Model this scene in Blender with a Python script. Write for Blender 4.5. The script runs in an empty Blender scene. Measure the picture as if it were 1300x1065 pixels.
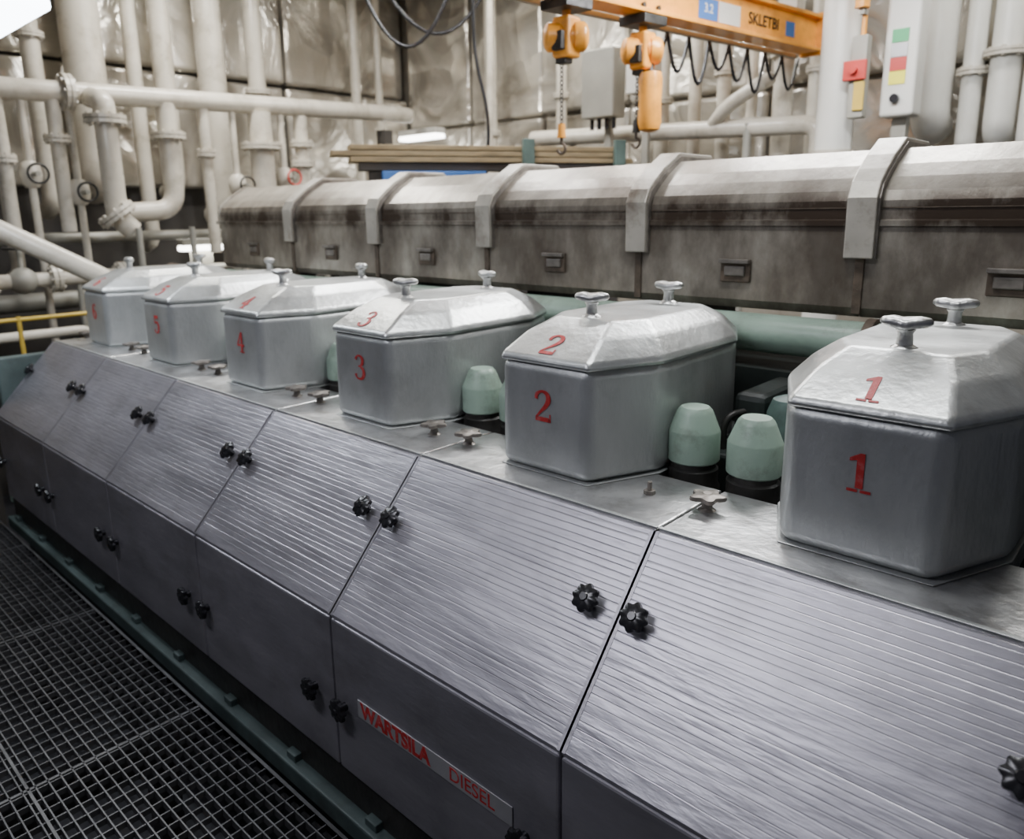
import bpy, bmesh, math, random
from mathutils import Vector, Matrix
random.seed(7)
CZ = 1.68            # camera height above the walkway
PI = math.pi
scene = bpy.context.scene
def W(x, y, z): return Vector((x, y, z + CZ))   # z given relative to eye height

# ------------------------------------------------------------------ materials
def new_mat(name):
    m = bpy.data.materials.new(name); m.use_nodes = True
    nt = m.node_tree; b = nt.nodes["Principled BSDF"]
    return m, nt, b
def mat(name, col, rough=0.5, metal=0.0, var=0.12, nscale=6.0, bump=0.0, bscale=40.0, stretch=(1,1,1), dirt=None, dscale=3.0, damt=0.5):
    m, nt, b = new_mat(name)
    N, L = nt.nodes, nt.links
    tc = N.new("ShaderNodeTexCoord"); mp = N.new("ShaderNodeMapping")
    mp.inputs["Scale"].default_value = stretch
    L.new(tc.outputs["Object"], mp.inputs["Vector"])
    n = N.new("ShaderNodeTexNoise"); n.inputs["Scale"].default_value = nscale; n.inputs["Detail"].default_value = 6
    L.new(mp.outputs[0], n.inputs["Vector"])
    r = N.new("ShaderNodeValToRGB")
    r.color_ramp.elements[0].position = 0.3; r.color_ramp.elements[1].position = 0.7
    r.color_ramp.elements[0].color = [c*(1-var) for c in col] + [1]
    r.color_ramp.elements[1].color = [min(1, c*(1+var)) for c in col] + [1]
    L.new(n.outputs["Fac"], r.inputs[0])
    out = r.outputs[0]
    if dirt:
        n2 = N.new("ShaderNodeTexNoise"); n2.inputs["Scale"].default_value = dscale; n2.inputs["Detail"].default_value = 8
        n2.inputs["Roughness"].default_value = 0.7
        L.new(tc.outputs["Object"], n2.inputs["Vector"])
        r2 = N.new("ShaderNodeValToRGB"); r2.color_ramp.elements[0].position = 0.5; r2.color_ramp.elements[1].position = 0.72
        r2.color_ramp.elements[1].color = (damt, damt, damt, 1)
        L.new(n2.outputs["Fac"], r2.inputs[0])
        mx = N.new("ShaderNodeMixRGB"); mx.inputs[2].default_value = (*dirt, 1)
        L.new(r2.outputs[0], mx.inputs[0]); L.new(out, mx.inputs[1]); out = mx.outputs[0]
    L.new(out, b.inputs["Base Color"])
    b.inputs["Metallic"].default_value = metal
    mr = N.new("ShaderNodeMapRange"); mr.inputs["To Min"].default_value = max(0.05, rough-0.1); mr.inputs["To Max"].default_value = min(1, rough+0.1)
    L.new(n.outputs["Fac"], mr.inputs["Value"]); L.new(mr.outputs[0], b.inputs["Roughness"])
    if bump > 0:
        n3 = N.new("ShaderNodeTexNoise"); n3.inputs["Scale"].default_value = bscale; n3.inputs["Detail"].default_value = 4
        L.new(mp.outputs[0], n3.inputs["Vector"])
        bp = N.new("ShaderNodeBump"); bp.inputs["Strength"].default_value = bump; bp.inputs["Distance"].default_value = 0.01
        L.new(n3.outputs["Fac"], bp.inputs["Height"]); L.new(bp.outputs[0], b.inputs["Normal"])
    return m
def emis(name, col, s):
    m, nt, b = new_mat(name)
    b.inputs["Base Color"].default_value = (*col, 1)
    b.inputs["Emission Color"].default_value = (*col, 1); b.inputs["Emission Strength"].default_value = s
    return m

M_slope = mat("silver_ribbed_cladding", (0.44, 0.43, 0.475), 0.40, 0.78, 0.14, 5, 0.22, 22, (0.45, 1.8, 1.8), (0.2, 0.19, 0.19), 4.0, 0.4)
M_face = mat("silver_flat_cladding", (0.37, 0.36, 0.395), 0.42, 0.68, 0.14, 5, 0.2, 18, (0.6, 1, 1.6), (0.16, 0.15, 0.15), 3.0, 0.45)
M_deck = mat("silver_deck_plate", (0.60, 0.60, 0.60), 0.32, 0.85, 0.18, 9, 0.25, 26, (1, 1, 1), (0.13, 0.115, 0.09), 8.0, 0.65)
M_cover = mat("silver_painted_cover", (0.45, 0.465, 0.46), 0.42, 0.6, 0.14, 5, 0.16, 60, (1.4, 1.4, 0.6), (0.22, 0.22, 0.205), 5.0, 0.4)
M_lid = mat("silver_painted_lid", (0.56, 0.575, 0.565), 0.36, 0.72, 0.16, 7, 0.18, 45, (1, 1, 1), (0.24, 0.23, 0.21), 6.0, 0.5)
M_cast = mat("cast_aluminium", (0.48, 0.48, 0.47), 0.34, 0.85, 0.2, 30, 0.2, 90)
M_black = mat("black_plastic", (0.012, 0.012, 0.014), 0.24, 0, 0.2)
M_blacksteel = mat("oily_black_steel", (0.035, 0.033, 0.03), 0.45, 0.3, 0.4, 12, 0.3, 30)
M_dark = mat("dark_engine_iron", (0.018, 0.024, 0.022), 0.6, 0.1, 0.5, 8, 0.3, 20)
M_teal = mat("engine_green_paint", (0.28, 0.38, 0.31), 0.36, 0, 0.1, 8, 0.1, 40, (1, 1, 1), (0.10, 0.11, 0.08), 12.0, 0.55)
M_tealdk = mat("engine_green_paint_dark", (0.08, 0.13, 0.115), 0.5, 0, 0.25, 8, 0.1, 40, (1,1,1), (0.03, 0.035, 0.03), 5.0, 0.7)
M_rail = mat("grimy_base_green", (0.065, 0.092, 0.088), 0.55, 0, 0.25, 8, 0.1, 40, (1,1,1), (0.03, 0.035, 0.03), 5.0, 0.8)
M_cream = mat("cream_pipe_paint", (0.55, 0.51, 0.43), 0.28, 0, 0.08, 4, 0.05, 20, (1,1,1), (0.2, 0.16, 0.10), 5.0, 0.55)
M_white = mat("white_paint", (0.66, 0.65, 0.60), 0.35, 0, 0.06, 4, 0, 20, (1,1,1), (0.38, 0.34, 0.27), 4.0, 0.3)
M_greybox = mat("grey_box_paint", (0.30, 0.29, 0.25), 0.45, 0.1, 0.1)
M_orange = mat("orange_crane_paint", (0.80, 0.33, 0.035), 0.35, 0, 0.12, 8, 0, 10, (1,1,1), (0.25, 0.1, 0.03), 9.0, 0.5)
M_yellow = mat("yellow_paint", (0.55, 0.38, 0.06), 0.4, 0, 0.12)
M_signyel = mat("sign_yellow", (0.8, 0.75, 0.05), 0.4, 0, 0.05)
M_red = mat("red_stencil_paint", (0.46, 0.025, 0.025), 0.5, 0, 0.2, 60, 0, 10, (1,1,1), (0.35, 0.25, 0.25), 60, 0.5)
M_signred = mat("sign_red", (0.5, 0.04, 0.03), 0.4, 0, 0.05)
M_signgreen = mat("sign_green", (0.03, 0.35, 0.12), 0.4, 0, 0.05)
M_signblue = mat("sign_blue", (0.05, 0.15, 0.42), 0.4, 0, 0.05)
M_plate = mat("name_plate_silver", (0.40, 0.40, 0.41), 0.4, 0.4, 0.1)
M_rust = mat("rusty_steel", (0.10, 0.075, 0.055), 0.7, 0.3, 0.4, 25, 0.3, 60)
M_latch = mat("dull_latch_steel", (0.20, 0.18, 0.16), 0.45, 0.6, 0.3, 25)
M_wood = mat("weathered_board", (0.26, 0.2, 0.11), 0.7, 0, 0.3, 12, 0.2, 30, (1, 0.3, 3))
M_grate = mat("galvanised_grating", (0.11, 0.11, 0.112), 0.5, 0.6, 0.3, 10)
M_floor = mat("dark_lower_deck", (0.03, 0.03, 0.035), 0.6, 0.1, 0.4, 3)
M_wall = mat("painted_steel_wall", (0.3, 0.27, 0.22), 0.5, 0.1, 0.2, 3, 0, 10, (1,1,1), (0.08, 0.06, 0.05), 2.0, 0.6)
M_walldk = mat("dark_steel_wall", (0.045, 0.04, 0.035), 0.6, 0.1, 0.4, 3)
M_ceil = mat("painted_ceiling", (0.42, 0.41, 0.38), 0.6, 0, 0.1)
M_tube = emis("fluorescent_tube", (0.95, 0.98, 1.0), 14)
M_tube_dim = emis("fluorescent_tube_far", (1.0, 0.99, 0.96), 10)
M_diff = emis("lamp_diffuser", (0.85, 0.92, 1.0), 12)

def foil():
    m, nt, b = new_mat("crumpled_foil_lagging"); N, L = nt.nodes, nt.links
    tc = N.new("ShaderNodeTexCoord")
    v = N.new("ShaderNodeTexVoronoi"); v.inputs["Scale"].default_value = 1.8
    n = N.new("ShaderNodeTexNoise"); n.inputs["Scale"].default_value = 1.5; n.inputs["Detail"].default_value = 5; n.inputs["Distortion"].default_value = 1.0
    L.new(tc.outputs["Object"], v.inputs["Vector"]); L.new(tc.outputs["Object"], n.inputs["Vector"])
    ad = N.new("ShaderNodeMath"); ad.operation = 'ADD'
    L.new(v.outputs["Distance"], ad.inputs[0]); L.new(n.outputs["Fac"], ad.inputs[1])
    bp = N.new("ShaderNodeBump"); bp.inputs["Strength"].default_value = 0.7; bp.inputs["Distance"].default_value = 0.08
    L.new(ad.outputs[0], bp.inputs["Height"]); L.new(bp.outputs[0], b.inputs["Normal"])
    r = N.new("ShaderNodeValToRGB"); r.color_ramp.elements[0].position = .38; r.color_ramp.elements[1].position = .62
    r.color_ramp.elements[0].color = (0.34, 0.31, 0.26, 1); r.color_ramp.elements[1].color = (0.72, 0.68, 0.60, 1)
    L.new(n.outputs["Fac"], r.inputs[0]); L.new(r.outputs[0], b.inputs["Base Color"])
    b.inputs["Metallic"].default_value = 0.6; b.inputs["Roughness"].default_value = 0.22
    return m
M_foil = foil()

def duct_mat():
    m, nt, b = new_mat("stained_steel_cladding"); N, L = nt.nodes, nt.links
    tc = N.new("ShaderNodeTexCoord"); sp = N.new("ShaderNodeSeparateXYZ"); L.new(tc.outputs["Object"], sp.inputs[0])
    n = N.new("ShaderNodeTexNoise"); n.inputs["Scale"].default_value = 2.6; n.inputs["Detail"].default_value = 8; n.inputs["Roughness"].default_value = .65
    mp = N.new("ShaderNodeMapping"); mp.inputs["Scale"].default_value = (1.6, 1, 1.0)
    L.new(tc.outputs["Object"], mp.inputs["Vector"]); L.new(mp.outputs[0], n.inputs["Vector"])
    base = N.new("ShaderNodeValToRGB")
    base.color_ramp.elements[0].position = .32; base.color_ramp.elements[0].color = (0.21, 0.18, 0.145, 1)
    base.color_ramp.elements[1].position = .64; base.color_ramp.elements[1].color = (0.50, 0.46, 0.39, 1)
    L.new(n.outputs["Fac"], base.inputs[0])
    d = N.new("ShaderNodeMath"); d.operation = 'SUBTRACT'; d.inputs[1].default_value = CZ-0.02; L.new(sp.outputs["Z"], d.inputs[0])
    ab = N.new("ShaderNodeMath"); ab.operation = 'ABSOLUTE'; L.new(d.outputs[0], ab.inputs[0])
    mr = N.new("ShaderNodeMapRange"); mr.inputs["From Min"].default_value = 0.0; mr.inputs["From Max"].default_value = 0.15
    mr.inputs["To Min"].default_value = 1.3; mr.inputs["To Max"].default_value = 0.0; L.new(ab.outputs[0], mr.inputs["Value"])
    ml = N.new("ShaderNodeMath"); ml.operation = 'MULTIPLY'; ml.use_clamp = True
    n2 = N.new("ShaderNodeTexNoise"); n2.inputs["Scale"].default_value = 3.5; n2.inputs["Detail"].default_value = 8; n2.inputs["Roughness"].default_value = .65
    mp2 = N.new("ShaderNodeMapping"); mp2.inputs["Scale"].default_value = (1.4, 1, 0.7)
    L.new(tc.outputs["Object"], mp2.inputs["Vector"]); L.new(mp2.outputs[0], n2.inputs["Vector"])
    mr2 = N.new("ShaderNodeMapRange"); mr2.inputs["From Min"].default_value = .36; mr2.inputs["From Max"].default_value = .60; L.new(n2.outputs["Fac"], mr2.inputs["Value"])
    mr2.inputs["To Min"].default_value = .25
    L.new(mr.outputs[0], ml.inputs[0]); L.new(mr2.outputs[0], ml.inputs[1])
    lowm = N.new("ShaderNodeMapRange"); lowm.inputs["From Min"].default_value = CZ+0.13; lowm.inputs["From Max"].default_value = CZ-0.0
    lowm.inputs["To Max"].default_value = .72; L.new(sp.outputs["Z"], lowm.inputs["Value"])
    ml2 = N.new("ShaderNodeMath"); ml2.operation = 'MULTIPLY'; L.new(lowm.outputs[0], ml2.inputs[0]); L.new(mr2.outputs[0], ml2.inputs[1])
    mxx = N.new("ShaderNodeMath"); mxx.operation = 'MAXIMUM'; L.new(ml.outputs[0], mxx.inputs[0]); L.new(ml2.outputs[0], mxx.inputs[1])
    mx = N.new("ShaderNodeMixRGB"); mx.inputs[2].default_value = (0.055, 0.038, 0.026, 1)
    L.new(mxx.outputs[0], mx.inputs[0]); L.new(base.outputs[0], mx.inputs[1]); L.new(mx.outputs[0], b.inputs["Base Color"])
    b.inputs["Metallic"].default_value = .45; b.inputs["Roughness"].default_value = .34
    bp = N.new("ShaderNodeBump"); bp.inputs["Strength"].default_value = .25; bp.inputs["Distance"].default_value = .02
    L.new(n2.outputs["Fac"], bp.inputs["Height"]); L.new(bp.outputs[0], b.inputs["Normal"])
    return m
M_duct = duct_mat()
M_strap = mat("dull_steel_strap", (0.45, 0.42, 0.365), 0.42, 0.4, 0.15, 8, 0.1, 30, (1,1,1), (0.13, 0.09, 0.06), 6.0, 0.8)

# ------------------------------------------------------------------ helpers
COL = scene.collection
def group(name, loc):
    e = bpy.data.objects.new(name, None); e.empty_display_size = 0.1
    e.location = loc; COL.objects.link(e); return e
def finish(name, bm, m, parent=None, smooth=False, bevel=0, bseg=2, angle=30):
    bmesh.ops.recalc_face_normals(bm, faces=bm.faces)
    me = bpy.data.meshes.new(name); bm.to_mesh(me); bm.free()
    o = bpy.data.objects.new(name, me); COL.objects.link(o)
    me.materials.append(m)
    if smooth:
        for p in me.polygons: p.use_smooth = True
    if bevel > 0:
        b = o.modifiers.new("bevel", 'BEVEL'); b.width = bevel; b.segments = bseg; b.limit_method = 'ANGLE'; b.angle_limit = math.radians(angle)
        if smooth:
            w = o.modifiers.new("wn", 'WEIGHTED_NORMAL'); w.keep_sharp = True
    if parent:
        o.parent = parent
        o.matrix_parent_inverse = Matrix.Translation(-parent.location)
    return o
def add_box(bm, x0, x1, y0, y1, z0, z1):
    vs = [bm.verts.new((x, y, z + CZ)) for x in (x0, x1) for y in (y0, y1) for z in (z0, z1)]
    for f in ((0,1,3,2),(4,6,7,5),(0,4,5,1),(2,3,7,6),(0,2,6,4),(1,5,7,3)):
        bm.faces.new([vs[i] for i in f])
def box(name, x0, x1, y0, y1, z0, z1, m, parent=None, bevel=0.004, seg=2):
    bm = bmesh.new(); add_box(bm, x0, x1, y0, y1, z0, z1)
    return finish(name, bm, m, parent, False, bevel, seg)
def prism_x(name, prof, x0, x1, m, parent=None, bevel=0, smooth=False):
    bm = bmesh.new()
    a = [bm.verts.new((x0, y, z + CZ)) for y, z in prof]; b = [bm.verts.new((x1, y, z + CZ)) for y, z in prof]
    n = len(prof)
    for i in range(n):
        j = (i+1) % n; bm.faces.new((a[i], a[j], b[j], b[i]))
    bm.faces.new(a); bm.faces.new(list(reversed(b)))
    return finish(name, bm, m, parent, smooth, bevel)
def frame(axis):
    a = Vector(axis).normalized(); t = Vector((0,0,1)) if abs(a.z) < .9 else Vector((1,0,0))
    u = a.cross(t).normalized(); v = a.cross(u).normalized(); return a, u, v
def lathe(name, base, axis, prof, m, parent=None, seg=24, lobes=0, amp=0.0, smooth=True, bm_in=None, shang=40):
    a, u, v = frame(axis); base = Vector(base)
    bm = bm_in or bmesh.new(); rings = []
    for p in prof:
        r, h = p[0], p[1]; lf = p[2] if len(p) > 2 else 0
        ring = []
        for i in range(seg):
            t = 2*PI*i/seg; rr = r*(1 + amp*lf*math.cos(lobes*t))
            ring.append(bm.verts.new(base + a*h + u*(rr*math.cos(t)) + v*(rr*math.sin(t))))
        rings.append(ring)
    for k in range(len(rings)-1):
        for i in range(seg):
            j = (i+1) % seg; bm.faces.new((rings[k][i], rings[k][j], rings[k+1][j], rings[k+1][i]))
    bm.faces.new(list(reversed(rings[0]))); bm.faces.new(rings[-1])
    if bm_in: return None
    o = finish(name, bm, m, parent, smooth)
    if smooth: sharpen(o, shang)
    return o
def sharpen(o, ang=40):
    me = o.data
    bm = bmesh.new(); bm.from_mesh(me)
    for e in bm.edges:
        if len(e.link_faces) == 2 and e.calc_face_angle(0) > math.radians(ang): e.smooth = False
    bm.to_mesh(me); bm.free()
def cyl(name, p0, p1, r, m, parent=None, seg=20, r2=None):
    p0 = Vector(p0); p1 = Vector(p1); d = p1-p0
    return lathe(name, p0, d, [(r, 0), (r if r2 is None else r2, d.length)], m, parent, seg)
def fillet(pts, f):
    pts = [Vector(p) for p in pts]
    if f <= 0 or len(pts) < 3: return pts
    out = [pts[0]]
    for i in range(1, len(pts)-1):
        p, a, b = pts[i], pts[i-1], pts[i+1]
        la, lb = (a-p).length, (b-p).length; ff = min(f, la*.49, lb*.49)
        A = p+(a-p).normalized()*ff; B = p+(b-p).normalized()*ff
        for k in range(9):
            t = k/8; out.append(A*(1-t)**2 + p*2*t*(1-t) + B*t*t)
    out.append(pts[-1]); return out
def tube(name, pts, r, m, parent=None, f=0.0, seg=14):
    P = fillet(pts, f); bm = bmesh.new(); rings = []
    d0 = (P[1]-P[0]).normalized(); a, u, v = frame(d0)
    for i, p in enumerate(P):
        if i == 0: d = (P[1]-P[0])
        elif i == len(P)-1: d = (P[-1]-P[-2])
        else: d = (P[i+1]-P[i]).normalized() + (P[i]-P[i-1]).normalized()
        d.normalize()
        u = (u - d*u.dot(d)).normalized(); v = d.cross(u)
        rings.append([bm.verts.new(p + u*(r*math.cos(2*PI*k/seg)) + v*(r*math.sin(2*PI*k/seg))) for k in range(seg)])
    for k in range(len(rings)-1):
        for i in range(seg):
            j = (i+1) % seg; bm.faces.new((rings[k][i], rings[k][j], rings[k+1][j], rings[k+1][i]))
    bm.faces.new(rings[0]); bm.faces.new(rings[-1])
    o = finish(name, bm, m, parent, True); sharpen(o, 60); return o
def flange(name, p, axis, r, m, parent, th=0.03):
    a = Vector(axis).normalized(); p = Vector(p)
    bm = bmesh.new()
    lathe("", p - a*th, a, [(r, 0), (r, th*.9)], m, seg=20, bm_in=bm)
    lathe("", p + a*0.003, a, [(r, 0), (r, th*.9)], m, seg=20, bm_in=bm)
    _, u, v = frame(a)
    for k in range(8):
        t = 2*PI*k/8; c = p + (u*math.cos(t)+v*math.sin(t))*r*.8
        lathe("", c - a*th*1.5, a, [(r*.11, 0), (r*.11, th*3)], m, seg=6, bm_in=bm)
    return finish(name, bm, m, parent, False)
def text_mesh(name, body, size, origin, xdir, udir, m, parent, bold=0.0, ext=0.0006, align='CENTER'):
    cu = bpy.data.curves.new(name+"_c", 'FONT'); cu.body = body; cu.size = size; cu.align_x = align; cu.align_y = 'CENTER'
    cu.extrude = ext; cu.offset = bold
    to = bpy.data.objects.new(name+"_t", cu); COL.objects.link(to)
    bpy.context.view_layer.update()
    me = bpy.data.meshes.new_from_object(to.evaluated_get(bpy.context.evaluated_depsgraph_get()))
    bpy.data.objects.remove(to); me.name = name
    x = Vector(xdir).normalized(); u = Vector(udir).normalized(); n = x.cross(u)
    M = Matrix((x, u, n)).transposed().to_4x4(); M.translation = Vector(origin)
    me.transform(M); me.materials.clear(); me.materials.append(m)
    o = bpy.data.objects.new(name, me); COL.objects.link(o)
    o.parent = parent; o.matrix_parent_inverse = Matrix.Translation(-parent.location)
    return o
def poly_mark(name, polys, size, origin, xdir, udir, m, parent):
    x = Vector(xdir).normalized(); u = Vector(udir).normalized(); n = x.cross(u); bm = bmesh.new()
    for poly in polys:
        lo = [bm.verts.new(Vector(origin) + x*(px*size) + u*(py*size)) for px, py in poly]
        hi = [bm.verts.new(v.co + n*0.0008) for v in lo]
        bm.faces.new(lo); bm.faces.new(hi)
        for i in range(len(lo)):
            j = (i+1) % len(lo); bm.faces.new((lo[i], lo[j], hi[j], hi[i]))
    return finish(name, bm, m, parent)
def stroke(pts, n=8):
    P = [pts[0]] + list(pts) + [pts[-1]]; S = []
    for i in range(1, len(P)-2):
        for k in range(n):
            t = k/n; r = []
            for c in range(3):
                p0,p1,p2,p3 = P[i-1][c],P[i][c],P[i+1][c],P[i+2][c]
                r.append(.5*((2*p1)+(-p0+p2)*t+(2*p0-5*p1+4*p2-p3)*t*t+(-p0+3*p1-3*p2+p3)*t**3))
            S.append(r)
    S.append(list(pts[-1])); E = []
    for i, s in enumerate(S):
        a = S[max(0,i-1)]; b = S[min(len(S)-1,i+1)]; dx, dy = b[0]-a[0], b[1]-a[1]; l = math.hypot(dx,dy) or 1
        nx, ny = -dy/l*s[2]/2, dx/l*s[2]/2; E.append(((s[0]+nx,s[1]+ny),(s[0]-nx,s[1]-ny)))
    return [[E[i][0],E[i+1][0],E[i+1][1],E[i][1]] for i in range(len(E)-1)]
DIG = {
"1": [[(-.09,-.40),(.09,-.40),(.09,.48),(-.02,.48),(-.26,.34),(-.26,.26),(-.09,.30)],
      [(-.28,-.5),(-.03,-.5),(-.03,-.43),(-.28,-.43)], [(.03,-.5),(.28,-.5),(.28,-.43),(.03,-.43)]],
"2": stroke([(-.27,.20,.13),(-.24,.36,.12),(-.05,.46,.08),(.16,.40,.14),(.22,.22,.18),(.12,.02,.15),(-.08,-.18,.09),(-.27,-.38,.06)]) +
     [[(-.30,-.50),(.24,-.50),(.24,-.36),(-.30,-.36)], [(.26,-.50),(.31,-.50),(.31,-.24),(.26,-.24)]],
"3": stroke([(-.25,.30,.13),(-.14,.44,.07),(.04,.46,.08),(.18,.36,.15),(.18,.18,.15),(.04,.06,.07),(-.08,.04,.06)]) +
     stroke([(.04,.02,.06),(.20,-.06,.14),(.25,-.24,.18),(.14,-.42,.13),(-.06,-.47,.07),(-.22,-.42,.08),(-.27,-.28,.14)]),
"4": [[(.02,-.42),(.18,-.42),(.18,-.20),(.02,-.20)],[(.02,-.08),(.18,-.08),(.18,.50),(.06,.50)],[(-.32,-.20),(.32,-.20),(.32,-.10),(-.32,-.10)],
      [(-.32,-.10),(-.22,-.10),(.10,.42),(.06,.50)],[(-.10,-.5),(.30,-.5),(.30,-.44),(-.10,-.44)]],
"5": [[(-.22,.34),(.24,.34),(.26,.50),(-.22,.50)],[(-.22,.02),(-.15,.02),(-.15,.34),(-.22,.34)]] +
     stroke([(-.18,.06,.06),(.02,.13,.08),(.19,.04,.15),(.23,-.18,.18),(.14,-.40,.13),(-.06,-.47,.07),(-.22,-.42,.08),(-.27,-.30,.13)]),
"6": stroke([(.22,.34,.12),(.12,.45,.06),(-.04,.42,.08),(-.18,.24,.15),(-.22,-.06,.19),(-.18,-.32,.15),(-.02,-.47,.07),(.14,-.40,.13),(.21,-.20,.17),(.13,-.01,.12),(-.02,.05,.06),(-.12,-.02,.05)])}

# ------------------------------------------------------------------ room shell
FZ = -0.6 - CZ     # lower deck (relative)
box("floor", -7.6, 3.2, -3.2, 6.4, FZ-0.1, FZ, M_floor, None, 0)
box("ceiling", -7.6, 3.2, -3.2, 6.4, 2.7, 2.8, M_ceil, None, 0)
wl = box("wall_left", -7.4, -7.2, -3.2, 6.4, FZ, 2.7, M_walldk, None, 0)
wb = box("wall_back", -7.2, 3.2, 6.0, 6.2, FZ, 2.7, M_wall, None, 0)
y = 0.4; k = 0
while y < 5.9:
    w = random.choice([.9, 1.1, 1.3]); w = min(w, 5.95-y)
    for (z0, z1) in ((0.25, 1.25), (1.27, 2.6)):
        t = random.uniform(.03, .16)
        box("lagging_panel_%d" % k, -7.2, -7.2+t+.03, y, y+w-.02, z0, z1, M_foil, wl, 0.04, 3); k += 1
    y += w
x = -7.0
while x < 2.5:
    w = random.choice([1.0, 1.3, 1.6])
    for (z0, z1) in ((-0.3, 0.9), (0.92, 2.6)):
        t = random.uniform(.03, .12)
        box("lagging_panel_%d" % k, x, min(3.1, x+w-.02), 6.0-t-.02, 6.0, z0, z1, M_foil, wb, 0.04, 3); k += 1
    x += w

# ------------------------------------------------------------------ ENGINE
PITCH = 0.815
seams = [-0.833 - PITCH*i for i in range(-2, 6)]     # 0.797 ... -4.908
XR, XL = seams[0], seams[-1]
eng = group("marine_diesel_engine", W(-2.1, 2.0, -1.2))
box("engine_block", XL+.04, XR-.02, 1.40, 2.95, FZ, -0.86, M_dark, eng, 0)
box("engine_inner_front", XL+.04, XR-.02, 1.08, 1.40, FZ, -1.15, M_dark, eng, 0)
prism_x("panel_backing", [(1.07,-1.14),(1.385,-.79),(1.41,-.79),(1.41,-1.14)], XL+.04, XR-.02, M_dark, eng)
box("rear_gallery", XL+.06, XR-.02, 2.36, 3.0, -0.86, -0.52, M_dark, eng, 0)
box("base_rail", XL, XR, 1.005, 1.075, -1.74, -1.675, M_rail, eng, 0.006)
box("base_rail_upper", XL, XR, 1.045, 1.075, -1.675, -1.555, M_blacksteel, eng, 0.003)
for i in range(14):
    bx = XL + .1 + i*.41
    box("rail_bracket_%d" % i, bx, bx+.05, 1.02, 1.046, -1.675, -1.65, M_rail, eng, 0.003)
S0 = Vector((0, 1.372, -.70)); S1 = Vector((0, 1.03, -1.075)); SL = (S1-S0).length; sd = (S1-S0)/SL; sn = Vector((0, sd.z, -sd.y)); 
if sn.z < 0: sn = -sn
def slope_pt(x, s, n=0.0):
    p = S0 + sd*s + sn*n; return W(x, p.y, p.z)
def tape_panel(name, a, b, m, parent):
    """sloping hatch wrapped with overlapping aluminium tape: wavering shallow laps"""
    stations = []; s = .014
    while s + .02 < SL-.012:
        stations.append(s); s += .0172 + random.uniform(-.003, .003)
    NX = 36
    ph = [(random.uniform(0, 6.28), random.uniform(3, 9), random.uniform(.0002,.0007), random.uniform(.6,1.0)) for _ in stations]
    bm = bmesh.new(); cols = []
    for i in range(NX+1):
        x = a + (b-a)*i/NX; prof = [(0, -.006), (.006, 0)]; lift = 0
        for st, (p, fr, dd, am) in zip(stations, ph):
            w = .0007*math.sin(p+fr*x) + .0004*math.sin(2.7*p+fr*3.1*x)
            dep = dd*(.35+.65*max(0, math.sin(p*1.7+fr*.8*x)))
            q = st + w
            prof += [(q, 0), (q+.0014, -dep-.00025), (q+.0030, -dep*.3), (q+.0050, .00015*math.sin(p*3+fr*x))]
        prof += [(SL-.006, 0), (SL, -.006), (SL, -.03), (0, -.03)]
        cols.append([bm.verts.new((x, (S0+sd*q+sn*n).y, (S0+sd*q+sn*n).z+CZ)) for q, n in prof])
    n = len(cols[0])
    for i in range(NX):
        for j in range(n):
            k2 = (j+1) % n; bm.faces.new((cols[i][j], cols[i][k2], cols[i+1][k2], cols[i+1][j]))
    bm.faces.new(cols[0]); bm.faces.new(list(reversed(cols[-1])))
    return finish(name, bm, m, parent)
for i in range(len(seams)-1):
    a, b = seams[i+1]+.003, seams[i]-.003
    tape_panel("sloping_hatch_%d" % i, a, b, M_slope, eng)
    for (xa, xb) in ((a, a+.008), (b-.008, b)):
        pr = [((S0+sd*q+sn*n).y, (S0+sd*q+sn*n).z) for q, n in ((.004,.0010),(SL-.004,.0010),(SL-.004,-.01),(.004,-.01))]
        prism_x("hatch_edge_%d" % i, pr, xa, xb, M_face, eng)
    box("lower_hatch_%d" % i, a, b, 1.03, 1.07, -1.552, -1.081, M_face, eng, 0.006)
    box("deck_plate_%d" % i, a, b, 1.378, 1.69, -.73, -.70, M_deck, eng, 0.004)
    box("deck_fold_%d" % i, a, b, 1.378, 1.390, -.70, -.697, M_cover, eng, 0.002)
box("left_end_trim", XL-.05, XL, 1.07, 2.9, -1.7, -.76, M_rail, eng, 0.01)
prism_x("left_end_cheek", [(1.04,-1.6),(1.04,-1.09),(1.385,-.72),(1.6,-.72),(1.6,-1.6)], XL-.03, XL, M_teal, eng)

def star_knob(name, base, axis, R, m, parent, lobes=7, amp=.10, stem=.012, stemh=.012, th=.02):
    prof = [(stem, 0), (stem, stemh), (R*.75, stemh+.001, 1), (R*.97, stemh+th*.25, 1), (R, stemh+th*.5, 1), (R*.95, stemh+th*.85, 1), (R*.7, stemh+th, 1), (R*.35, stemh+th*1.05, 0), (R*.28, stemh+th*1.2, 0)]
    return lathe(name, base, axis, prof, m, parent, 56, lobes, amp)
def wing_handle(name, base, R, m, parent, th, ang, w=.42):
    bm = bmesh.new(); seg = 48; rings = []
    for (s, h) in ((.45,0),(.86,th*.12),(1.0,th*.4),(1.0,th*.7),(.9,th*.95),(.55,th*1.1)):
        ring = []
        for i in range(seg):
            t = 2*PI*i/seg; c2 = math.cos(t)
            r = R*(w + (1-w)*abs(c2)**1.6 + .10*math.cos(4*t))*s
            x_, y_ = r*math.cos(t+ang), r*math.sin(t+ang)
            ring.append(bm.verts.new(Vector(base)+Vector((x_, y_, h + .006*abs(c2)**2))))
        rings.append(ring)
    for k in range(len(rings)-1):
        for i in range(seg):
            j = (i+1) % seg; bm.faces.new((rings[k][i], rings[k][j], rings[k+1][j], rings[k+1][i]))
    bm.faces.new(rings[0]); bm.faces.new(rings[-1])
    o = finish(name, bm, m, parent, True); sharpen(o, 50); return o
kn = 0
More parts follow.
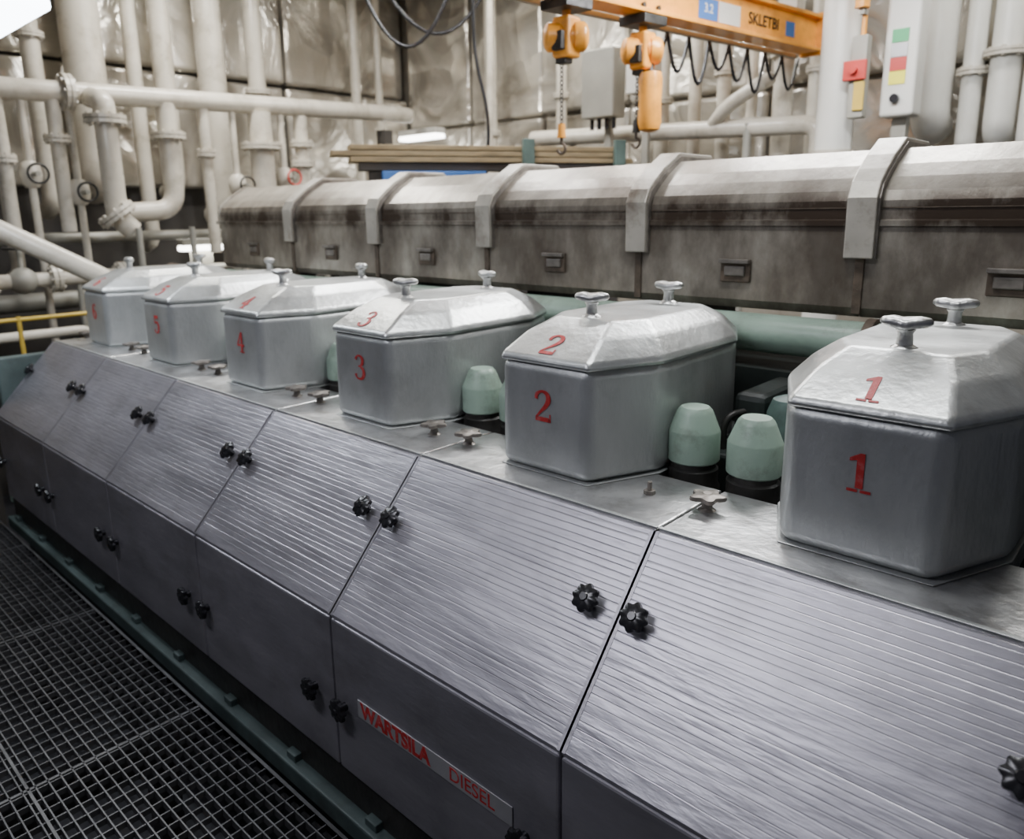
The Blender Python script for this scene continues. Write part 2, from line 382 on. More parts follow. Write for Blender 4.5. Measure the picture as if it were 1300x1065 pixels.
for i, sx in enumerate(seams):
    for dx in (.048, -.078):
        if not (XL < sx+dx < XR): continue
        star_knob("hatch_knob_%d" % kn, slope_pt(sx+dx, SL*.40, 0), sn, .031, M_black, eng, stemh=.016, lobes=8); kn += 1
    for dx in (.05, -.095):
        if not (XL < sx+dx < XR): continue
        star_knob("hatch_knob_%d" % kn, W(sx+dx, 1.03, -1.335), (0,-1,0), .032, M_black, eng, stemh=.016, lobes=8); kn += 1
    if sx+.03 < XR:
        for dx, bare in ((.03, False), (-.13, i == 2 or i == 1)):
            if not (XL < sx+dx < XR): continue
            p = W(sx+dx, 1.55, -.70)
            if bare:
                cyl("deck_stud_%d" % kn, p, p+Vector((0,0,.032)), .006, M_latch, eng)
                lathe("deck_nut_%d" % kn, p, (0,0,1), [(.015,0),(.015,.01)], M_latch, eng, 6)
            else:
                lathe("deck_boss_%d" % kn, p, (0,0,1), [(.022,0),(.014,.006),(.010,.024)], M_latch, eng, 20)
                star_knob("deck_knob_%d" % kn, p+Vector((0,0,.020)), (0,0,1), .038, M_latch, eng, 5, .2, .010, .004, .016)
            kn += 1
centers = [-.45 - PITCH*i for i in range(6)]
for i, c in enumerate(centers):
    for j, dx in enumerate((-.523, -.348)):
        cx = c+dx
        if cx < XL+.05: continue
        b = W(cx, 1.785, -.86)
        lathe("cap_base_%d_%d" % (i, j), b, (0,0,1), [(.074,0),(.074,.12),(.068,.13),(.068,.17),(.062,.175),(.062,.2)], M_blacksteel, eng, 28)
        lathe("injector_cap_%d_%d" % (i, j), b+Vector((0,0,.19)), (0,0,1), [(.066,0),(.070,.004),(.070,.084),(.068,.089),(.050,.134),(.046,.142),(.038,.150),(.010,.151)], M_teal, eng, 28, shang=25)
    box("bridge_block_%d" % i, c-.56, c-.31, 1.90, 2.34, -.86, -.68, M_dark, eng, 0.01)
    lathe("rear_cap_%d" % i, W(c-.36, 2.02, -.68), (0,0,1), [(.06,0),(.06,.12),(.045,.16),(.02,.17)], M_tealdk, eng, 24)
    box("rear_housing_%d" % i, c-.52, c-.42, 2.0, 2.3, -.68, -.52, M_dark, eng, .02)
    tube("fuel_line_%d" % i, [W(c-.52,1.95,-.68), W(c-.52,1.95,-.58), W(c-.42,2.1,-.56), W(c-.42,2.3,-.56)], .010, M_blacksteel, eng, .05, 10)
    box("cover_seat_%d" % i, c-.235, c+.235, 1.69, 2.33, -.78, -.705, M_deck, eng, 0.004)
tube("charge_water_pipe", [W(XR-.05, 2.425, -.41), W(XL+.1, 2.425, -.41)], .065, M_teal, eng, 0, 24)
for i in range(7):
    px = .05 - 0.02 - PITCH*i - .43
    lathe("pipe_clamp_%d" % i, W(px-.78+.43, 2.425, -.41), (1,0,0), [(.072,0),(.078,.004),(.078,.03),(.072,.034)], M_rust, eng, 24)
    box("pipe_support_%d" % i, px-.4, px-.35, 2.40, 2.45, -.53, -.47, M_dark, eng, 0.002)

# ------------------------------------------------------------------ name plate
np_ = group("engine_name_plate", W(-1.25, 1.028, -1.305))
box("plate", -1.535, -.965, 1.0265, 1.0295, -1.336, -1.282, M_plate, np_, 0.002)
text_mesh("lettering_bold", "WARTSILA", .058, W(-1.380, 1.0262, -1.309), (1,0,0), (0,0,1), M_red, np_, .0024)
text_mesh("lettering_thin", "DIESEL", .052, W(-1.095, 1.0262, -1.309), (1,0,0), (0,0,1), M_red, np_, 0)

# ------------------------------------------------------------------ cylinder head covers
def octa(c, front, back, hf, hs, s0, s1):
    return [(c-hf, front), (c+hf, front), (c+hs, s0), (c+hs, s1), (c+hf, back), (c-hf, back), (c-hs, s1), (c-hs, s0)]
def loft(name, levels, m, parent, bevel, seg=4):
    bm = bmesh.new(); R = [[bm.verts.new((x, y, z+CZ)) for x, y in pl] for pl, z in levels]
    n = len(R[0])
    for k in range(len(R)-1):
        for i in range(n):
            j = (i+1) % n; bm.faces.new((R[k][i], R[k][j], R[k+1][j], R[k+1][i]))
    bm.faces.new(list(reversed(R[0]))); bm.faces.new(R[-1])
    return finish(name, bm, m, parent, True, bevel, seg, 12)
for i, c in enumerate(centers):
    g = group("cylinder_head_cover" if i == 0 else "cylinder_head_cover.%03d" % i, W(c, 1.9, -.50))
    jit = random.uniform(-.006, .006)
    base = octa(c, 1.488, 2.30, .150, .240, 1.70, 2.12)
    loft("cover_body", [(base, -.699), (octa(c, 1.490, 2.298, .149, .238, 1.70, 2.12), -.392)], M_cover, g, .030, 5)
    flz = octa(c, 1.485, 2.303, .152, .243, 1.697, 2.123)
    loft("base_flange", [(flz, -.700), (flz, -.696)], M_cover, g, .002, 1)
    lip = octa(c, 1.486, 2.302, .152, .242, 1.70, 2.12)
    lip2 = octa(c, 1.489, 2.299, .150, .240, 1.70, 2.12)
    mid = octa(c, 1.575, 2.235, .128, .196, 1.728, 2.096)
    top = octa(c, 1.665, 2.155, .096, .145, 1.762, 2.065)
    loft("cover_lid", [(lip, -.398), (lip2, -.378), (mid, -.326), (top, -.290+jit*.3)], M_lid, g, .016)
    for hy in (1.705, 2.115):
        p = W(c, hy, -.292)
        lathe("handle_boss", p, (0,0,1), [(.030,0),(.026,.005),(.017,.010),(.015,.034),(.020,.042)], M_cast, g, 20)
        wing_handle("lid_handle", p+Vector((0,0,.040)), .046, M_cast, g, .022, random.uniform(-.35,.35), .46)
    d = str(i+1)
    lu = Vector((0, .086, .052)).normalized()
    ln = Vector((1,0,0)).cross(lu)
    lp = W(c-.003, 1.489, -.378) + lu*.056 + ln*.0012
    bp_ = W(c+.002, 1.4880, -.508)
    sc = 1.0 if i < 1 else 1.05
    poly_mark("stencil_lid", DIG[d], .076*sc, lp, (1,0,0), lu, M_red, g)
    poly_mark("stencil_body", DIG[d], .082*sc, bp_, (1,0,0), (0,0,1), M_red, g)

# ------------------------------------------------------------------ exhaust duct
du = group("insulated_exhaust_duct", W(-2.2, 2.8, -.05))
lowp = [(2.50,-.34),(2.483,-.31),(2.483,-.05),(3.08,-.05),(3.08,-.34)]
upp = [(2.474,-.056),(2.474,-.040),(2.488,-.036),(2.488,.020),(2.50,.050),(2.545,.090),(2.60,.130),(2.69,.182),(2.93,.182),(3.03,.10),(3.075,-.052)]
DX0, DX1 = -4.95, 1.0
edges = [DX0] + [-4.06+PITCH*k for k in range(7)]
edges = [e for e in edges if e < DX1] + [DX1]
for i in range(len(edges)-1):
    a, b = edges[i]+.003, edges[i+1]-.003
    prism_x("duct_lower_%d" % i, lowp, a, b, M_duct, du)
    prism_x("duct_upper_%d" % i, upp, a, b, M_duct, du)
    c = (a+b)/2
    if b-a > .5:
        cc = c-.01
        box("latch_frame_%d" % i, cc-.055, cc+.055, 2.470, 2.484, -.250, -.170, M_rust, du, 0.004)
        box("latch_plate_%d" % i, cc-.038, cc+.038, 2.462, 2.472, -.228, -.194, M_latch, du, 0.004)
        box("latch_bar_%d" % i, cc-.055, cc+.055, 2.452, 2.472, -.184, -.170, M_latch, du, 0.002)
        box("fold_line_%d" % i, a, b, 2.484, 2.490, -.003, .000, M_rust, du, 0)
def off(path, d):
    out = []
    for i, p in enumerate(path):
        a = Vector(path[max(0,i-1)]); b = Vector(path[min(len(path)-1,i+1)]); t = (b-a).normalized(); out.append((p[0]-t[1]*d, p[1]+t[0]*d))
    return out
spath = [(2.482,-.155),(2.482,-.06),(2.480,.025),(2.497,.057),(2.54,.092),(2.60,.135),(2.69,.186),(2.93,.186),(3.04,.11),(3.085,-.05)]
so = off(spath, .030); si = off(spath, -.004)
for k in range(7):
    sx = -4.06 + PITCH*k
    if sx > DX1: continue
    prism_x("cover_strap_%d" % k, so + list(reversed(si)), sx-.050, sx+.038, M_strap, du, .004)
    for e in (-.055, .038):
        so2 = off(spath, .016)
        prism_x("strap_rim_%d" % k, so2 + list(reversed(si)), sx+e, sx+e+.005, M_latch, du)
    box("seam_joint_%d" % k, sx-.02, sx+.008, 2.476, 2.484, -.33, -.155, M_rust, du, 0.002)
prism_x("duct_end_rim", off(upp, .01), DX0-.02, DX0+.002, M_strap, du)
for k in range(8):
    sx = -4.6 + .78*k
    box("duct_leg_%d" % k, sx-.04, sx+.04, 2.6, 2.95, -.53, -.335, M_dark, du, 0.003)
    
# ------------------------------------------------------------------ walkway grating
gr = group("walkway_grating", W(-2.6, -.2, -1.7))
bm = bmesh.new()
gx0, gx1, gy0, gy1 = -5.36, 0.8, -1.4, .955
yy = gy1
while yy > gy0:
    add_box(bm, gx0, gx1, yy-.004, yy, -1.705, -1.680); yy -= .034
xx = gx0
while xx < gx1:
    add_box(bm, xx, xx+.004, gy0, gy1, -1.702, -1.683); xx += .055
for s in (-4.4, -3.4, -2.4, -1.4, -.4, .6):
    add_box(bm, s-.005, s+.005, gy0, gy1, -1.72, -1.680)
add_box(bm, gx0, gx1, gy1-.004, gy1+.006, -1.73, -1.678)
add_box(bm, gx0, gx1, .42, .428, -1.73, -1.680)
finish("grating_bars", bm, M_grate, gr)
for s in (-5.2, -3.8, -2.4, -1.0, .4):
    box("joist", s-.04, s+.04, gy0, gy1, -1.80, -1.722, M_blacksteel, gr, 0)
    for yq in (gy0+.1, -.2, gy1-.15):
        box("post", s-.04, s+.04, yq-.04, yq+.04, FZ, -1.80, M_blacksteel, gr, 0)

# ------------------------------------------------------------------ left side pipework
hd = group("header_pipe_assembly", W(-6.2, 3.4, .7))
tube("header", [W(-6.2,.6,.83), W(-6.2,5.0,.965), W(-6.2,5.2,.965)], .075, M_cream, hd, 0, 20)
lathe("header_end_cap", W(-6.2,5.2,.965), (0,1,0), [(.075,0),(.07,.03),(.04,.05)], M_cream, hd, 20)
flange("header_flange", W(-6.2,2.05,.875), (0,1,0), .13, M_cream, hd)
def drop(y, r, z1, bend=None, fl=(), x=-6.2, z0=.86):
    pts = [W(x, y, z0), W(x, y, z1)]
    if bend: pts += [W(x+bend[0], y+bend[1], z1+bend[2])]
    tube("drop_pipe", pts, r, M_cream, hd, r*2.2, 16)
    for fz in fl: flange("drop_flange", W(x, y, fz), (0,0,1), r*1.75, M_cream, hd, .025)
drop(1.95, .05, -.1, None, (.55,))
drop(2.75, .075, .05, (0,-.4,-.02), (.62,))
drop(3.05, .045, -.3, None, (.5,))
drop(3.55, .10, .1, None, (.58,))
drop(3.95, .06, -.1, None, (.45, .62))
drop(1.6, .045, -.2, None, (.4,))
tube("u_bend", [W(-5.95,2.2,.72), W(-5.95,2.2,.0), W(-5.95,2.30,-.1)], .075, M_cream, hd, .12, 16)
tube("u_bend_link", [W(-6.2,2.2,.86), W(-5.95,2.2,.80), W(-5.95,2.2,.7)], .075, M_cream, hd, .1, 16)
flange("u_flange", W(-5.95,2.2,.68), (0,0,1), .14, M_cream, hd)
flange("u_flange", W(-5.95,2.2,.02), (.2,.6,-.9), .14, M_cream, hd)
# branch valves and small bore lines under the header
for yq, zz in ((1.75,.30),(2.05,.18),(3.3,.25),(3.75,.32)):
    lathe("branch_valve", W(-6.2,yq,zz-.09), (0,0,1), [(.04,0),(.065,.03),(.075,.09),(.065,.15),(.04,.18)], M_cream, hd, 18)
    cyl("branch_valve_stem", W(-6.2,yq,zz), W(-6.03,yq,zz), .016, M_greybox, hd, 10)
    tube("branch_valve_wheel", [W(-6.03, yq+.065*math.cos(t*PI/8), zz+.065*math.sin(t*PI/8)) for t in range(17)], .009, M_signred if yq > 3.5 else M_blacksteel, hd, 0, 8)
    tube("small_bore", [W(-6.2,yq,.88), W(-6.2,yq,-.3), W(-6.2,yq,FZ)], .026, M_cream, hd, 0, 12)
for yq in (1.2, 4.9):
    box("header_stand", -6.26, -6.14, yq-.05, yq+.05, FZ, .80, M_walldk, hd, 0)
rp = group("riser_pipes", W(-6.8, 3, 1.2))
for (yq, r, zb) in ((1.45,.06,-.4),(1.75,.05,-.4),(2.05,.07,.1),(2.42,.15,.3),(2.80,.06,-.2),(3.05,.085,.25),(3.48,.12,.05),(3.92,.08,.1),(5.05,.05,.2),(5.35,.04,.2)):
    tube("riser", [W(-6.83, yq, 2.68), W(-6.83, yq, zb), W(-7.0, yq, zb-.05)], r, M_cream, rp, r*1.5, 16)
    if r < .1: flange("riser_flange", W(-6.83, yq, 1.05+random.uniform(-.2,.35)), (0,0,1), r*1.5, M_cream, rp, .02)
lw = group("floor_level_pipework", W(-5.8, 1.8, -.6))
tube("inclined_pipe", [W(-5.75,.55,.25), W(-5.4,1.28,-.05), W(-5.15,1.82,-.40), W(-5.12,1.9,-.9), W(-5.12,1.9,FZ)], .062, M_cream, lw, .08, 18)
tube("low_pipe", [W(-6.0,.7,-.42), W(-6.0,2.6,-.42), W(-6.0,2.6,FZ)], .05, M_cream, lw, .12, 16)
tube("low_pipe", [W(-6.5,.4,-.62), W(-6.5,3.8,-.62), W(-6.5,3.8,FZ)], .07, M_greybox, lw, .15, 16)
tube("low_pipe", [W(-6.4,.4,-.15), W(-6.4,3.4,-.15), W(-6.4,3.4,FZ)], .04, M_greybox, lw, .1, 16)
tube("low_pipe", [W(-5.85,.6,-.78), W(-5.85,1.9,-.78), W(-5.85,1.9,FZ)], .035, M_cream, lw, .1, 14)
for yq in (1.35, 1.75, 2.2): flange("low_flange", W(-6.0,yq,-.42), (0,1,0), .095, M_cream, lw)
lathe("valve_body", W(-6.0,1.55,-.42), (0,1,0), [(.05,-.08),(.085,-.04),(.095,0),(.085,.04),(.05,.08)], M_greybox, lw, 20)
cyl("valve_stem", W(-6.0,1.55,-.36), W(-6.0,1.55,-.20), .018, M_greybox, lw, 10)
tube("valve_handwheel", [W(-6.0+.09*math.cos(t*PI/8), 1.55+.09*math.sin(t*PI/8), -.20) for t in range(17)], .010, M_blacksteel, lw, 0, 8)
for yq in (2.3, 2.7, 3.1, 3.5, 3.9):
    tube("thin_post", [W(-5.85,yq,-.08), W(-5.85,yq,FZ)], .022, M_greybox, lw, 0, 10)
box("low_machine", -6.75, -6.3, 2.3, 4.4, FZ, -.55, M_walldk, lw, .03)
box("low_machine_top", -6.72, -6.35, 2.9, 3.9, -.55, -.42, M_greybox, lw, .02)
for yq in (.9, 1.9):
    tube("pipe_leg", [W(-6.0,yq,-.45), W(-6.0,yq,FZ)], .02, M_greybox, lw, 0, 8)
rl = group("yellow_handrail", W(-5.5, 1.0, -.9))
for z in (-.62, -.88):
    tube("rail", [W(-5.45,-.6,z), W(-5.45,2.2,z)], .014, M_yellow, rl, 0, 12)
for yq in (-.55, .5, 1.35, 2.15):
    tube("rail_post", [W(-5.45,yq,-.60), W(-5.45,yq,FZ)], .014, M_yellow, rl, 0, 12)

# ------------------------------------------------------------------ lumber rack
def along(t, side=0, z=0):
    a = Vector((-4.39,3.16)); b = Vector((-3.33,4.93)); d = (b-a).normalized(); n = Vector((d.y,-d.x)); p = a.lerp(b, t)+n*side
    return Vector((p.x, p.y, z+CZ))
rk = group("board_rack", W(-3.9, 4.0, .35))
def obox(name, t0, t1, s0, s1, z0, z1, m, parent, bevel=.004):
    bm = bmesh.new(); vs = [bm.verts.new(along(t, s, z)) for t in (t0,t1) for s in (s0,s1) for z in (z0,z1)]
    for f in ((0,1,3,2),(4,6,7,5),(0,4,5,1),(2,3,7,6),(0,2,6,4),(1,5,7,3)): bm.faces.new([vs[i] for i in f])
    return finish(name, bm, m, parent, False, bevel)
for k in range(3):
    obox("board_%d" % k, 0-.06*(k==1), 1-.03*k, -.12, .08, .34+.040*k, .374+.040*k, M_wood, rk)
obox("rack_beam", .03, .97, -.10, .06, .285, .338, M_walldk, rk)
for t in (.60, .94):
    obox("rack_post", t-.02, t+.02, .085, .13, .25, .50, M_tealdk, rk)
    obox("rack_foot", t-.02, t+.02, -.1, .13, .235, .283, M_tealdk, rk)
    obox("rack_leg", t-.02, t+.02, -.03, .03, FZ, .235, M_walldk, rk, 0)
obox("rack_leg", .06, .10, -.03, .03, FZ, .283, M_walldk, rk, 0)
obox("blue_tray", .1, .45, .0, .10, .215, .28, M_signblue, rk)

# ------------------------------------------------------------------ crane beam, hoists
cr = group("overhead_crane_beam", W(-2.4, 4.2, 1.25))
def beam_pt(y, z, dx=0): return W(-2.585+.148*(y-3.107)+dx, y, z)
def bbox(name, y0, y1, d0, d1, z0, z1, m, parent, bevel=.004):
    bm = bmesh.new(); vs = [bm.verts.new(beam_pt(y, z, d)) for d in (d0,d1) for y in (y0,y1) for z in (z0,z1)]
    for f in ((0,1,3,2),(4,6,7,5),(0,4,5,1),(2,3,7,6),(0,2,6,4),(1,5,7,3)): bm.faces.new([vs[i] for i in f])
    return finish(name, bm, m, parent, False, bevel)
bbox("beam_web", 2.0, 5.5, -.03, .03, 1.06, 1.25, M_orange, cr)
bbox("beam_bottom_flange", 2.0, 5.5, -.075, .075, 1.04, 1.062, M_orange, cr)
bbox("beam_top_flange", 2.0, 5.5, -.075, .075, 1.248, 1.27, M_orange, cr)
bbox("beam_end_plate", 5.49, 5.52, -.08, .08, 1.02, 1.29, M_orange, cr)
bbox("label_blue", 4.22, 4.40, .0305, .0335, 1.085, 1.20, M_signblue, cr, 0)
bbox("label_white", 4.41, 4.62, .0305, .0335, 1.085, 1.20, M_white, cr, 0)
bbox("label_square", 5.12, 5.22, .0305, .0335, 1.10, 1.19, M_signblue, cr, 0)
ydir = Vector((.148,1,0)).normalized()
text_mesh("beam_lettering", "SKLETBI", .095, beam_pt(4.87,1.150,.034), ydir, (0,0,1), M_black, cr, .001)
text_mesh("label_lettering", "3.2", .07, beam_pt(4.31,1.145,.0345), ydir, (0,0,1), M_white, cr, .001)
for yq in (2.3, 5.25):
    bbox("beam_hanger", yq-.05, yq+.05, -.05, .05, 1.27, 2.70, M_cream, cr)
for k in range(8):
    y0 = 3.95+.2*k; p = [beam_pt(y0+.2*t, 1.02-.26*math.sin(PI*t)*(.6+.6*((k*7)%3)/3), -.12) for t in [j/10 for j in range(11)]]
    tube("festoon_cable", p, .011, M_black, cr, 0, 8)
bbox("festoon_rail", 2.6, 5.5, -.135, -.105, 1.02, 1.05, M_greybox, cr)

def torus_link(bm, c, R, r, rot):
    seg, ss = 12, 6; rings = []
    for i in range(seg):
        t = 2*PI*i/seg; ring = []
        for j in range(ss):
            s = 2*PI*j/ss; q = Vector(((R+r*math.cos(s))*math.cos(t), r*math.sin(s), (R*1.5+r*math.cos(s))*math.sin(t)))
            if rot: q = Vector((q.y, q.x, q.z))
            ring.append(bm.verts.new(c+q))
        rings.append(ring)
    for i in range(seg):
        for j in range(ss):
            bm.faces.new((rings[i][j], rings[(i+1)%seg][j], rings[(i+1)%seg][(j+1)%ss], rings[i][(j+1)%ss]))
def hoist(idx, y, zc, hook_z, bag):
    p = beam_pt(y, zc)
    g = group("chain_hoist" if idx == 0 else "chain_hoist.%03d" % idx, p)
    ax = Vector((0.75,0.66,0))
    lathe("motor_housing", p-ax*.118, ax, [(.03,0),(.058,.010),(.070,.024),(.070,.085),(.062,.09),(.062,.155),(.072,.16),(.072,.205),(.058,.222),(.03,.232)], M_orange, g, 24)
    for kk in range(5):
        lathe("cooling_fin_%d" % kk, p-ax*(.028-.013*kk), ax, [(.068,0),(.068,.005)], M_orange, g, 24)
    box("gear_case", p.x-.055, p.x+.055, p.y-.055, p.y+.055, zc-.10, zc+.095, M_orange, g, .016, 3)
    box("limit_box", p.x-.03, p.x+.035, p.y-.085, p.y-.05, zc-.07, zc+.02, M_blacksteel, g, .006)
    box("chain_guide", p.x-.05, p.x+.02, p.y-.03, p.y+.03, zc-.125, zc-.09, M_blacksteel, g, .006)
    cyl("top_yoke", p+Vector((0,0,.08)), W(p.x,p.y,1.0), .022, M_orange, g)
    bbox("trolley", y-.09, y+.09, -.085, .085, .985, 1.033, M_blacksteel, g)
    for s in (-.06,.06):
        for dd in (-.05, .05):
            q = beam_pt(y+s, 1.0775, dd)
            lathe("trolley_wheel", q-Vector((.008,0,0)), (1,0,0), [(.015,0),(.015,.016)], M_blacksteel, g, 16)
    top = zc-.12
    bm = bmesh.new(); z = top-.01; n = 0
    while z > hook_z+.09:
        torus_link(bm, W(p.x-.03, p.y, z), .009, .003, n % 2); z -= .021; n += 1
    finish("load_chain", bm, M_blacksteel, g, True)
    cyl("hook_block", W(p.x-.03,p.y,hook_z+.03), W(p.x-.03,p.y,hook_z+.10), .024, M_orange if not idx else M_blacksteel, g, 16, .018)
    hp = [W(p.x-.03, p.y, hook_z+.03), W(p.x-.03, p.y, hook_z+.005)]
    for k in range(9):
        t = PI/2 - k*(1.45*PI/8); hp.append(W(p.x-.03+.026*math.cos(t), p.y, hook_z-.025+.026*math.sin(t)))
    tube("hook", hp, .008, M_rust, g, 0, 10)
    if bag:
        b = p+Vector((.045,.02,-.43))
        lathe("chain_bag", b, (0,0,1), [(.03,0),(.056,.012),(.066,.05),(.062,.16),(.066,.28),(.058,.315)], M_orange, g, 20)
        cyl("bag_strap", b+Vector((0,0,.31)), b+Vector((-.01,0,.36)), .022, M_blacksteel, g, 10)
hoist(0, 3.22, .86, .345, False)
hoist(1, 3.79, .86, .40, True)

# ------------------------------------------------------------------ column and controls
co = group("support_column", W(-1.85, 5.0, .2))
cyl("column_shaft", W(-1.85,5.0,FZ), W(-1.85,5.0,2.69), .11, M_white, co, 28)
for z in (.30, 1.6): lathe("column_band", W(-1.85,5.0,z), (0,0,1), [(.12,0),(.12,.05)], M_cream, co, 28)
sp_ = group("control_cabinet", W(-1.48, 5.05, .9))
box("cabinet_body", -1.585, -1.40, 4.97, 5.15, .52, 1.6, M_white, sp_, .02, 3)
box("cabinet_leg", -1.53, -1.45, 5.05, 5.12, FZ, .52, M_greybox, sp_, 0)
for (z, m, n) in ((.965, M_signgreen, "green"), (.885, M_plate, "white"), (.81, M_signred, "red"), (.735, M_signyel, "yellow")):
    box("sign_"+n, -1.545, -1.455, 4.964, 4.971, z-.036, z+.036, m, sp_, 0)
cyl("push_button", W(-1.50,4.97,.62), W(-1.50,4.94,.62), .025, M_black, sp_)
es = group("emergency_stop_box", W(-1.68, 4.9, .75))
box("stop_box_body", -1.735, -1.645, 4.86, 4.94, .52, .98, M_greybox, es, .008)
box("stop_box_yellow", -1.70, -1.64, 4.845, 4.861, .56, .72, M_yellow, es, .004)
box("stop_box_red", -1.765, -1.635, 4.83, 4.861, .73, .84, M_signred, es, .006)
cyl("stop_button", W(-1.70,4.83,.785), W(-1.70,4.80,.785), .022, M_signred, es)
cyl("stop_conduit", W(-1.685,4.90,.98), W(-1.685,4.90,2.69), .014, M_orange, es)
cyl("warning_beacon", W(-1.685,4.84,1.12), W(-1.685,4.84,1.22), .04, M_orange, es)
box("beacon_bracket", -1.70, -1.67, 4.84, 4.90, 1.09, 1.12, M_greybox, es, 0)

bg = group("cream_pipe_bank", W(-1.5, 5.6, .8))
for (x, y, r, zb) in ((-1.47,5.6,.115,.55),(-1.25,5.6,.06,.35),(-1.08,5.6,.085,.45),(-.93,5.6,.05,.35),
                      (-2.25,5.65,.045,.2),(-2.48,5.65,.07,.2),(-2.72,5.65,.04,.2),(-2.95,5.65,.055,.2),(-3.2,5.65,.05,.2),(-3.5,5.65,.06,.2),(-4.6,5.7,.05,.3),(-5.5,5.7,.06,.2)):
    tube("wall_pipe", [W(x,y,2.68), W(x,y,zb), W(x-.0,y+.12,zb-.05)], r, M_cream if x < -2 else M_white, bg, r*1.6, 16)
    if r < .1: flange("wall_pipe_flange", W(x,y,zb+.35+random.uniform(0,.6)), (0,0,1), r*1.5, M_cream, bg, .02)
cp = group("cross_pipework", W(-3.3, 5.4, .5))
tube("cross_pipe", [W(-4.6,5.3,.63), W(-2.1,5.42,.56), W(-2.1,5.42,.2)], .065, M_cream, cp, .12, 16)
for xq in (-4.2, -2.6): tube("cross_pipe_leg", [W(xq,5.36,.6), W(xq,5.36,FZ)], .03, M_greybox, cp, 0, 10)
tube("s_bend", [W(-2.9,5.38,.60), W(-2.75,5.3,.72), W(-2.5,5.3,.85), W(-2.5,5.45,.9)], .05, M_cream, cp, .1, 12)
wd = group("ventilation_duct", W(0, 5.6, 1.6))
box("duct_casing", -.75, .6, 5.4, 5.8, .5, 2.6, M_white, wd, .04)
box("duct_foot", -.3, .2, 5.5, 5.75, FZ, .5, M_greybox, wd, .01)
for q in (1.1, 1.9): box("duct_rib", -.77, .62, 5.38, 5.82, q, q+.04, M_cream, wd, .005)
eb = group("electrical_box", W(-3.7, 5.0, 1.0))
box("box_body", -3.80, -3.50, 4.95, 5.12, .70, 1.2, M_greybox, eb, .012)
box("box_body_small", -3.42, -3.18, 5.0, 5.12, .85, 1.1, M_white, eb, .01)
for k in range(4): cyl("gland", W(-3.75+.07*k,5.03,.70), W(-3.75+.07*k,5.03,.62), .018, M_black, eb, 10)
box("box_post", -3.68, -3.62, 5.10, 5.14, FZ, .75, M_greybox, eb, 0)
box("box_post", -3.33, -3.28, 5.10, 5.14, FZ, .90, M_greybox, eb, 0)
cb = group("hanging_cables", W(-5, 4.5, 1.8))
def cable(a, b, sag, r=.014):
    a = Vector(a); b = Vector(b)
    tube("cable", [a.lerp(b, t)-Vector((0,0,sag*4*t*(1-t))) for t in [j/16 for j in range(17)]], r, M_black, cb, 0, 8)
cable(W(-4.9,3.55,2.0), W(-4.3,4.2,1.9), .75)
cable(W(-4.9,3.7,2.0), W(-4.3,4.6,1.9), .62)
tube("cable", [W(-4.35,4.35,2.69), W(-4.4,4.38,1.2), W(-4.28,4.42,.7), W(-4.33,4.4,.2), W(-4.33,4.4,FZ)], .014, M_black, cb, .2, 8)
tube("cable", [W(-4.9,5.1,2.69), W(-4.95,5.1,.62), W(-4.95,5.1,FZ)], .03, M_cream, cb, .2, 8)

# ------------------------------------------------------------------ lamps
def lamp(idx, c, L, wdt, alongx, power, col=(1,.98,.95), tube_mat=None, hang=True, diffuser=None):
    c = Vector(c)
    g = group("fluorescent_lamp" if idx == 0 else "fluorescent_lamp.%03d" % idx, c)  # name shared by visible lamps and unseen ones added for their light
    hx, hy = (L/2, wdt/2) if alongx else (wdt/2, L/2)
    z = c.z - CZ
    box("lamp_housing", c.x-hx, c.x+hx, c.y-hy, c.y+hy, z+.02, z+.08, M_white, g, .01)
    if diffuser:
        box("lamp_diffuser", c.x-hx, c.x+hx, c.y-hy, c.y+hy, z-.025, z+.019, diffuser, g, .015, 3)
    else:
        for s in (-1, 1):
            o = Vector((0, s*wdt*.25, 0)) if alongx else Vector((s*wdt*.25, 0, 0)); d = Vector((hx*.95,0,0)) if alongx else Vector((0,hy*.95,0))
            cyl("tube", c+o-d, c+o+d, .016, tube_mat or M_tube, g, 12)
    if hang:
        for s in (-.8,.8):
            q = c + (Vector((hx*s,0,0)) if alongx else Vector((0,hy*s,0)))
            cyl("hanger_rod", q+Vector((0,0,.08)), Vector((q.x,q.y,CZ+2.70)), .006, M_greybox, g, 8)
    if power > 0:
        ld = bpy.data.lights.new("lamp_light", 'AREA'); ld.shape = 'RECTANGLE'; ld.size = 2*hx*.95; ld.size_y = 2*hy*.9; ld.energy = power; ld.color = col
        lo = bpy.data.objects.new("lamp_light", ld); COL.objects.link(lo); lo.location = c - Vector((0,0,.03))
        lo.parent = g; lo.matrix_parent_inverse = Matrix.Translation(-g.location)
    return g
lamp(0, W(-4.05, 1.0, .80), 1.28, .24, True, 20, (.88,.93,1), diffuser=M_diff)
lamp(1, W(-1.0, 1.6, 1.7), 1.3, .25, True, 34, (.96,.98,1))
lamp(2, W(-3.4, 3.4, 2.1), 1.3, .25, True, 85, (.98,.98,1))
lamp(3, W(-1.5, 3.7, 1.45), 1.3, .25, True, 85, (.98,.98,1))  # added out of view, hung low to brighten the deck plates
lamp(4, W(-5.6, 3.0, 2.3), 1.3, .25, False, 95, (1,.97,.91))
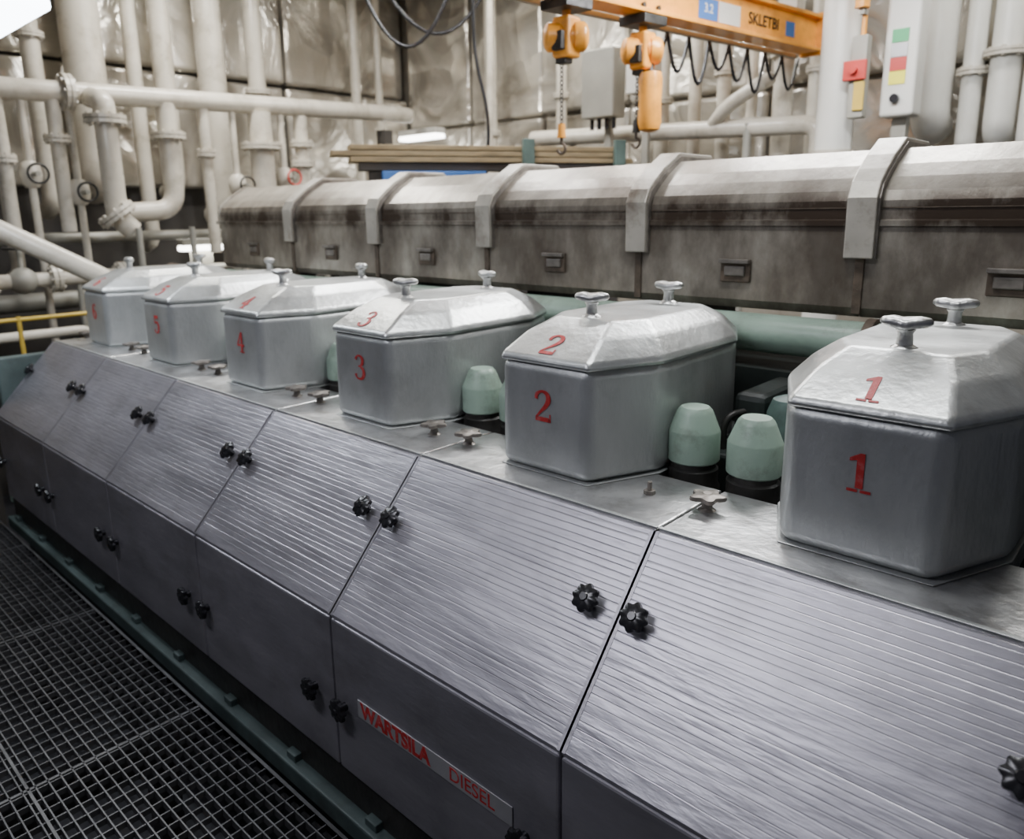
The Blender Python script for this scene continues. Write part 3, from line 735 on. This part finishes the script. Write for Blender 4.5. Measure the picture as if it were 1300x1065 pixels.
lamp(5, W(-.8, 4.8, 2.3), 1.3, .25, True, 50, (1,.98,.95))  # unseen fixture, added to light the right of the back wall
lamp(6, W(-4.0, 4.9, 2.4), 1.3, .25, True, 80, (1,.97,.91))  # another added fixture above the frame, lights the back wall
g7 = lamp(7, W(-6.34, 5.50, .78), .6, .14, True, 3, (1,.97,.9), hang=False, diffuser=M_tube_dim)
g8 = lamp(8, W(-6.34, 5.35, .42), .6, .14, True, 2, (1,.97,.9), hang=False, diffuser=M_tube_dim)
g9 = lamp(9, W(-6.55, 3.1, -.27), .4, .12, False, 2, (1,.97,.9), hang=False, diffuser=M_tube_dim)
lamp(10, W(-1.9, -.5, 1.5), 1.4, .3, True, 36, (.88,.88,1))  # unseen, added on the camera side to brighten the sloping hatches
box("lamp_bracket", -6.4, -6.3, 5.5, 5.85, .86, .88, M_greybox, g7)
box("lamp_bracket", -6.4, -6.3, 5.35, 5.85, .50, .52, M_greybox, g8)
box("lamp_bracket", -6.60, -6.57, 3.0, 3.2, -.42, -.296, M_greybox, g9)

# ------------------------------------------------------------------ world + camera
w = bpy.data.worlds.new("World"); scene.world = w; w.use_nodes = True
w.node_tree.nodes["Background"].inputs[0].default_value = (.62,.64,.8,1)
w.node_tree.nodes["Background"].inputs[1].default_value = 0.10

X = Vector((0.7365,0.1415,-0.6616)).normalized()
Y = Vector((0.681,-0.1717,0.712)); Y = (Y - X*Y.dot(X)).normalized()
Z = X.cross(Y)
right = Vector((X.x, Y.x, Z.x)); down = Vector((X.y, Y.y, Z.y)); fwd = Vector((X.z, Y.z, Z.z))
R = Matrix((right, -down, -fwd)).transposed()
cd = bpy.data.cameras.new("camera"); cam = bpy.data.objects.new("camera", cd); COL.objects.link(cam)
cam.matrix_world = Matrix.Translation(W(0,0,0)) @ R.to_4x4()
cd.sensor_width = 36; cd.sensor_fit = 'HORIZONTAL'; cd.lens = 36*954/1300
cd.shift_y = -45.5/1300
cd.clip_start = .02; cd.clip_end = 60
cd.dof.use_dof = True; cd.dof.focus_distance = 1.7; cd.dof.aperture_fstop = 3.0
scene.camera = cam
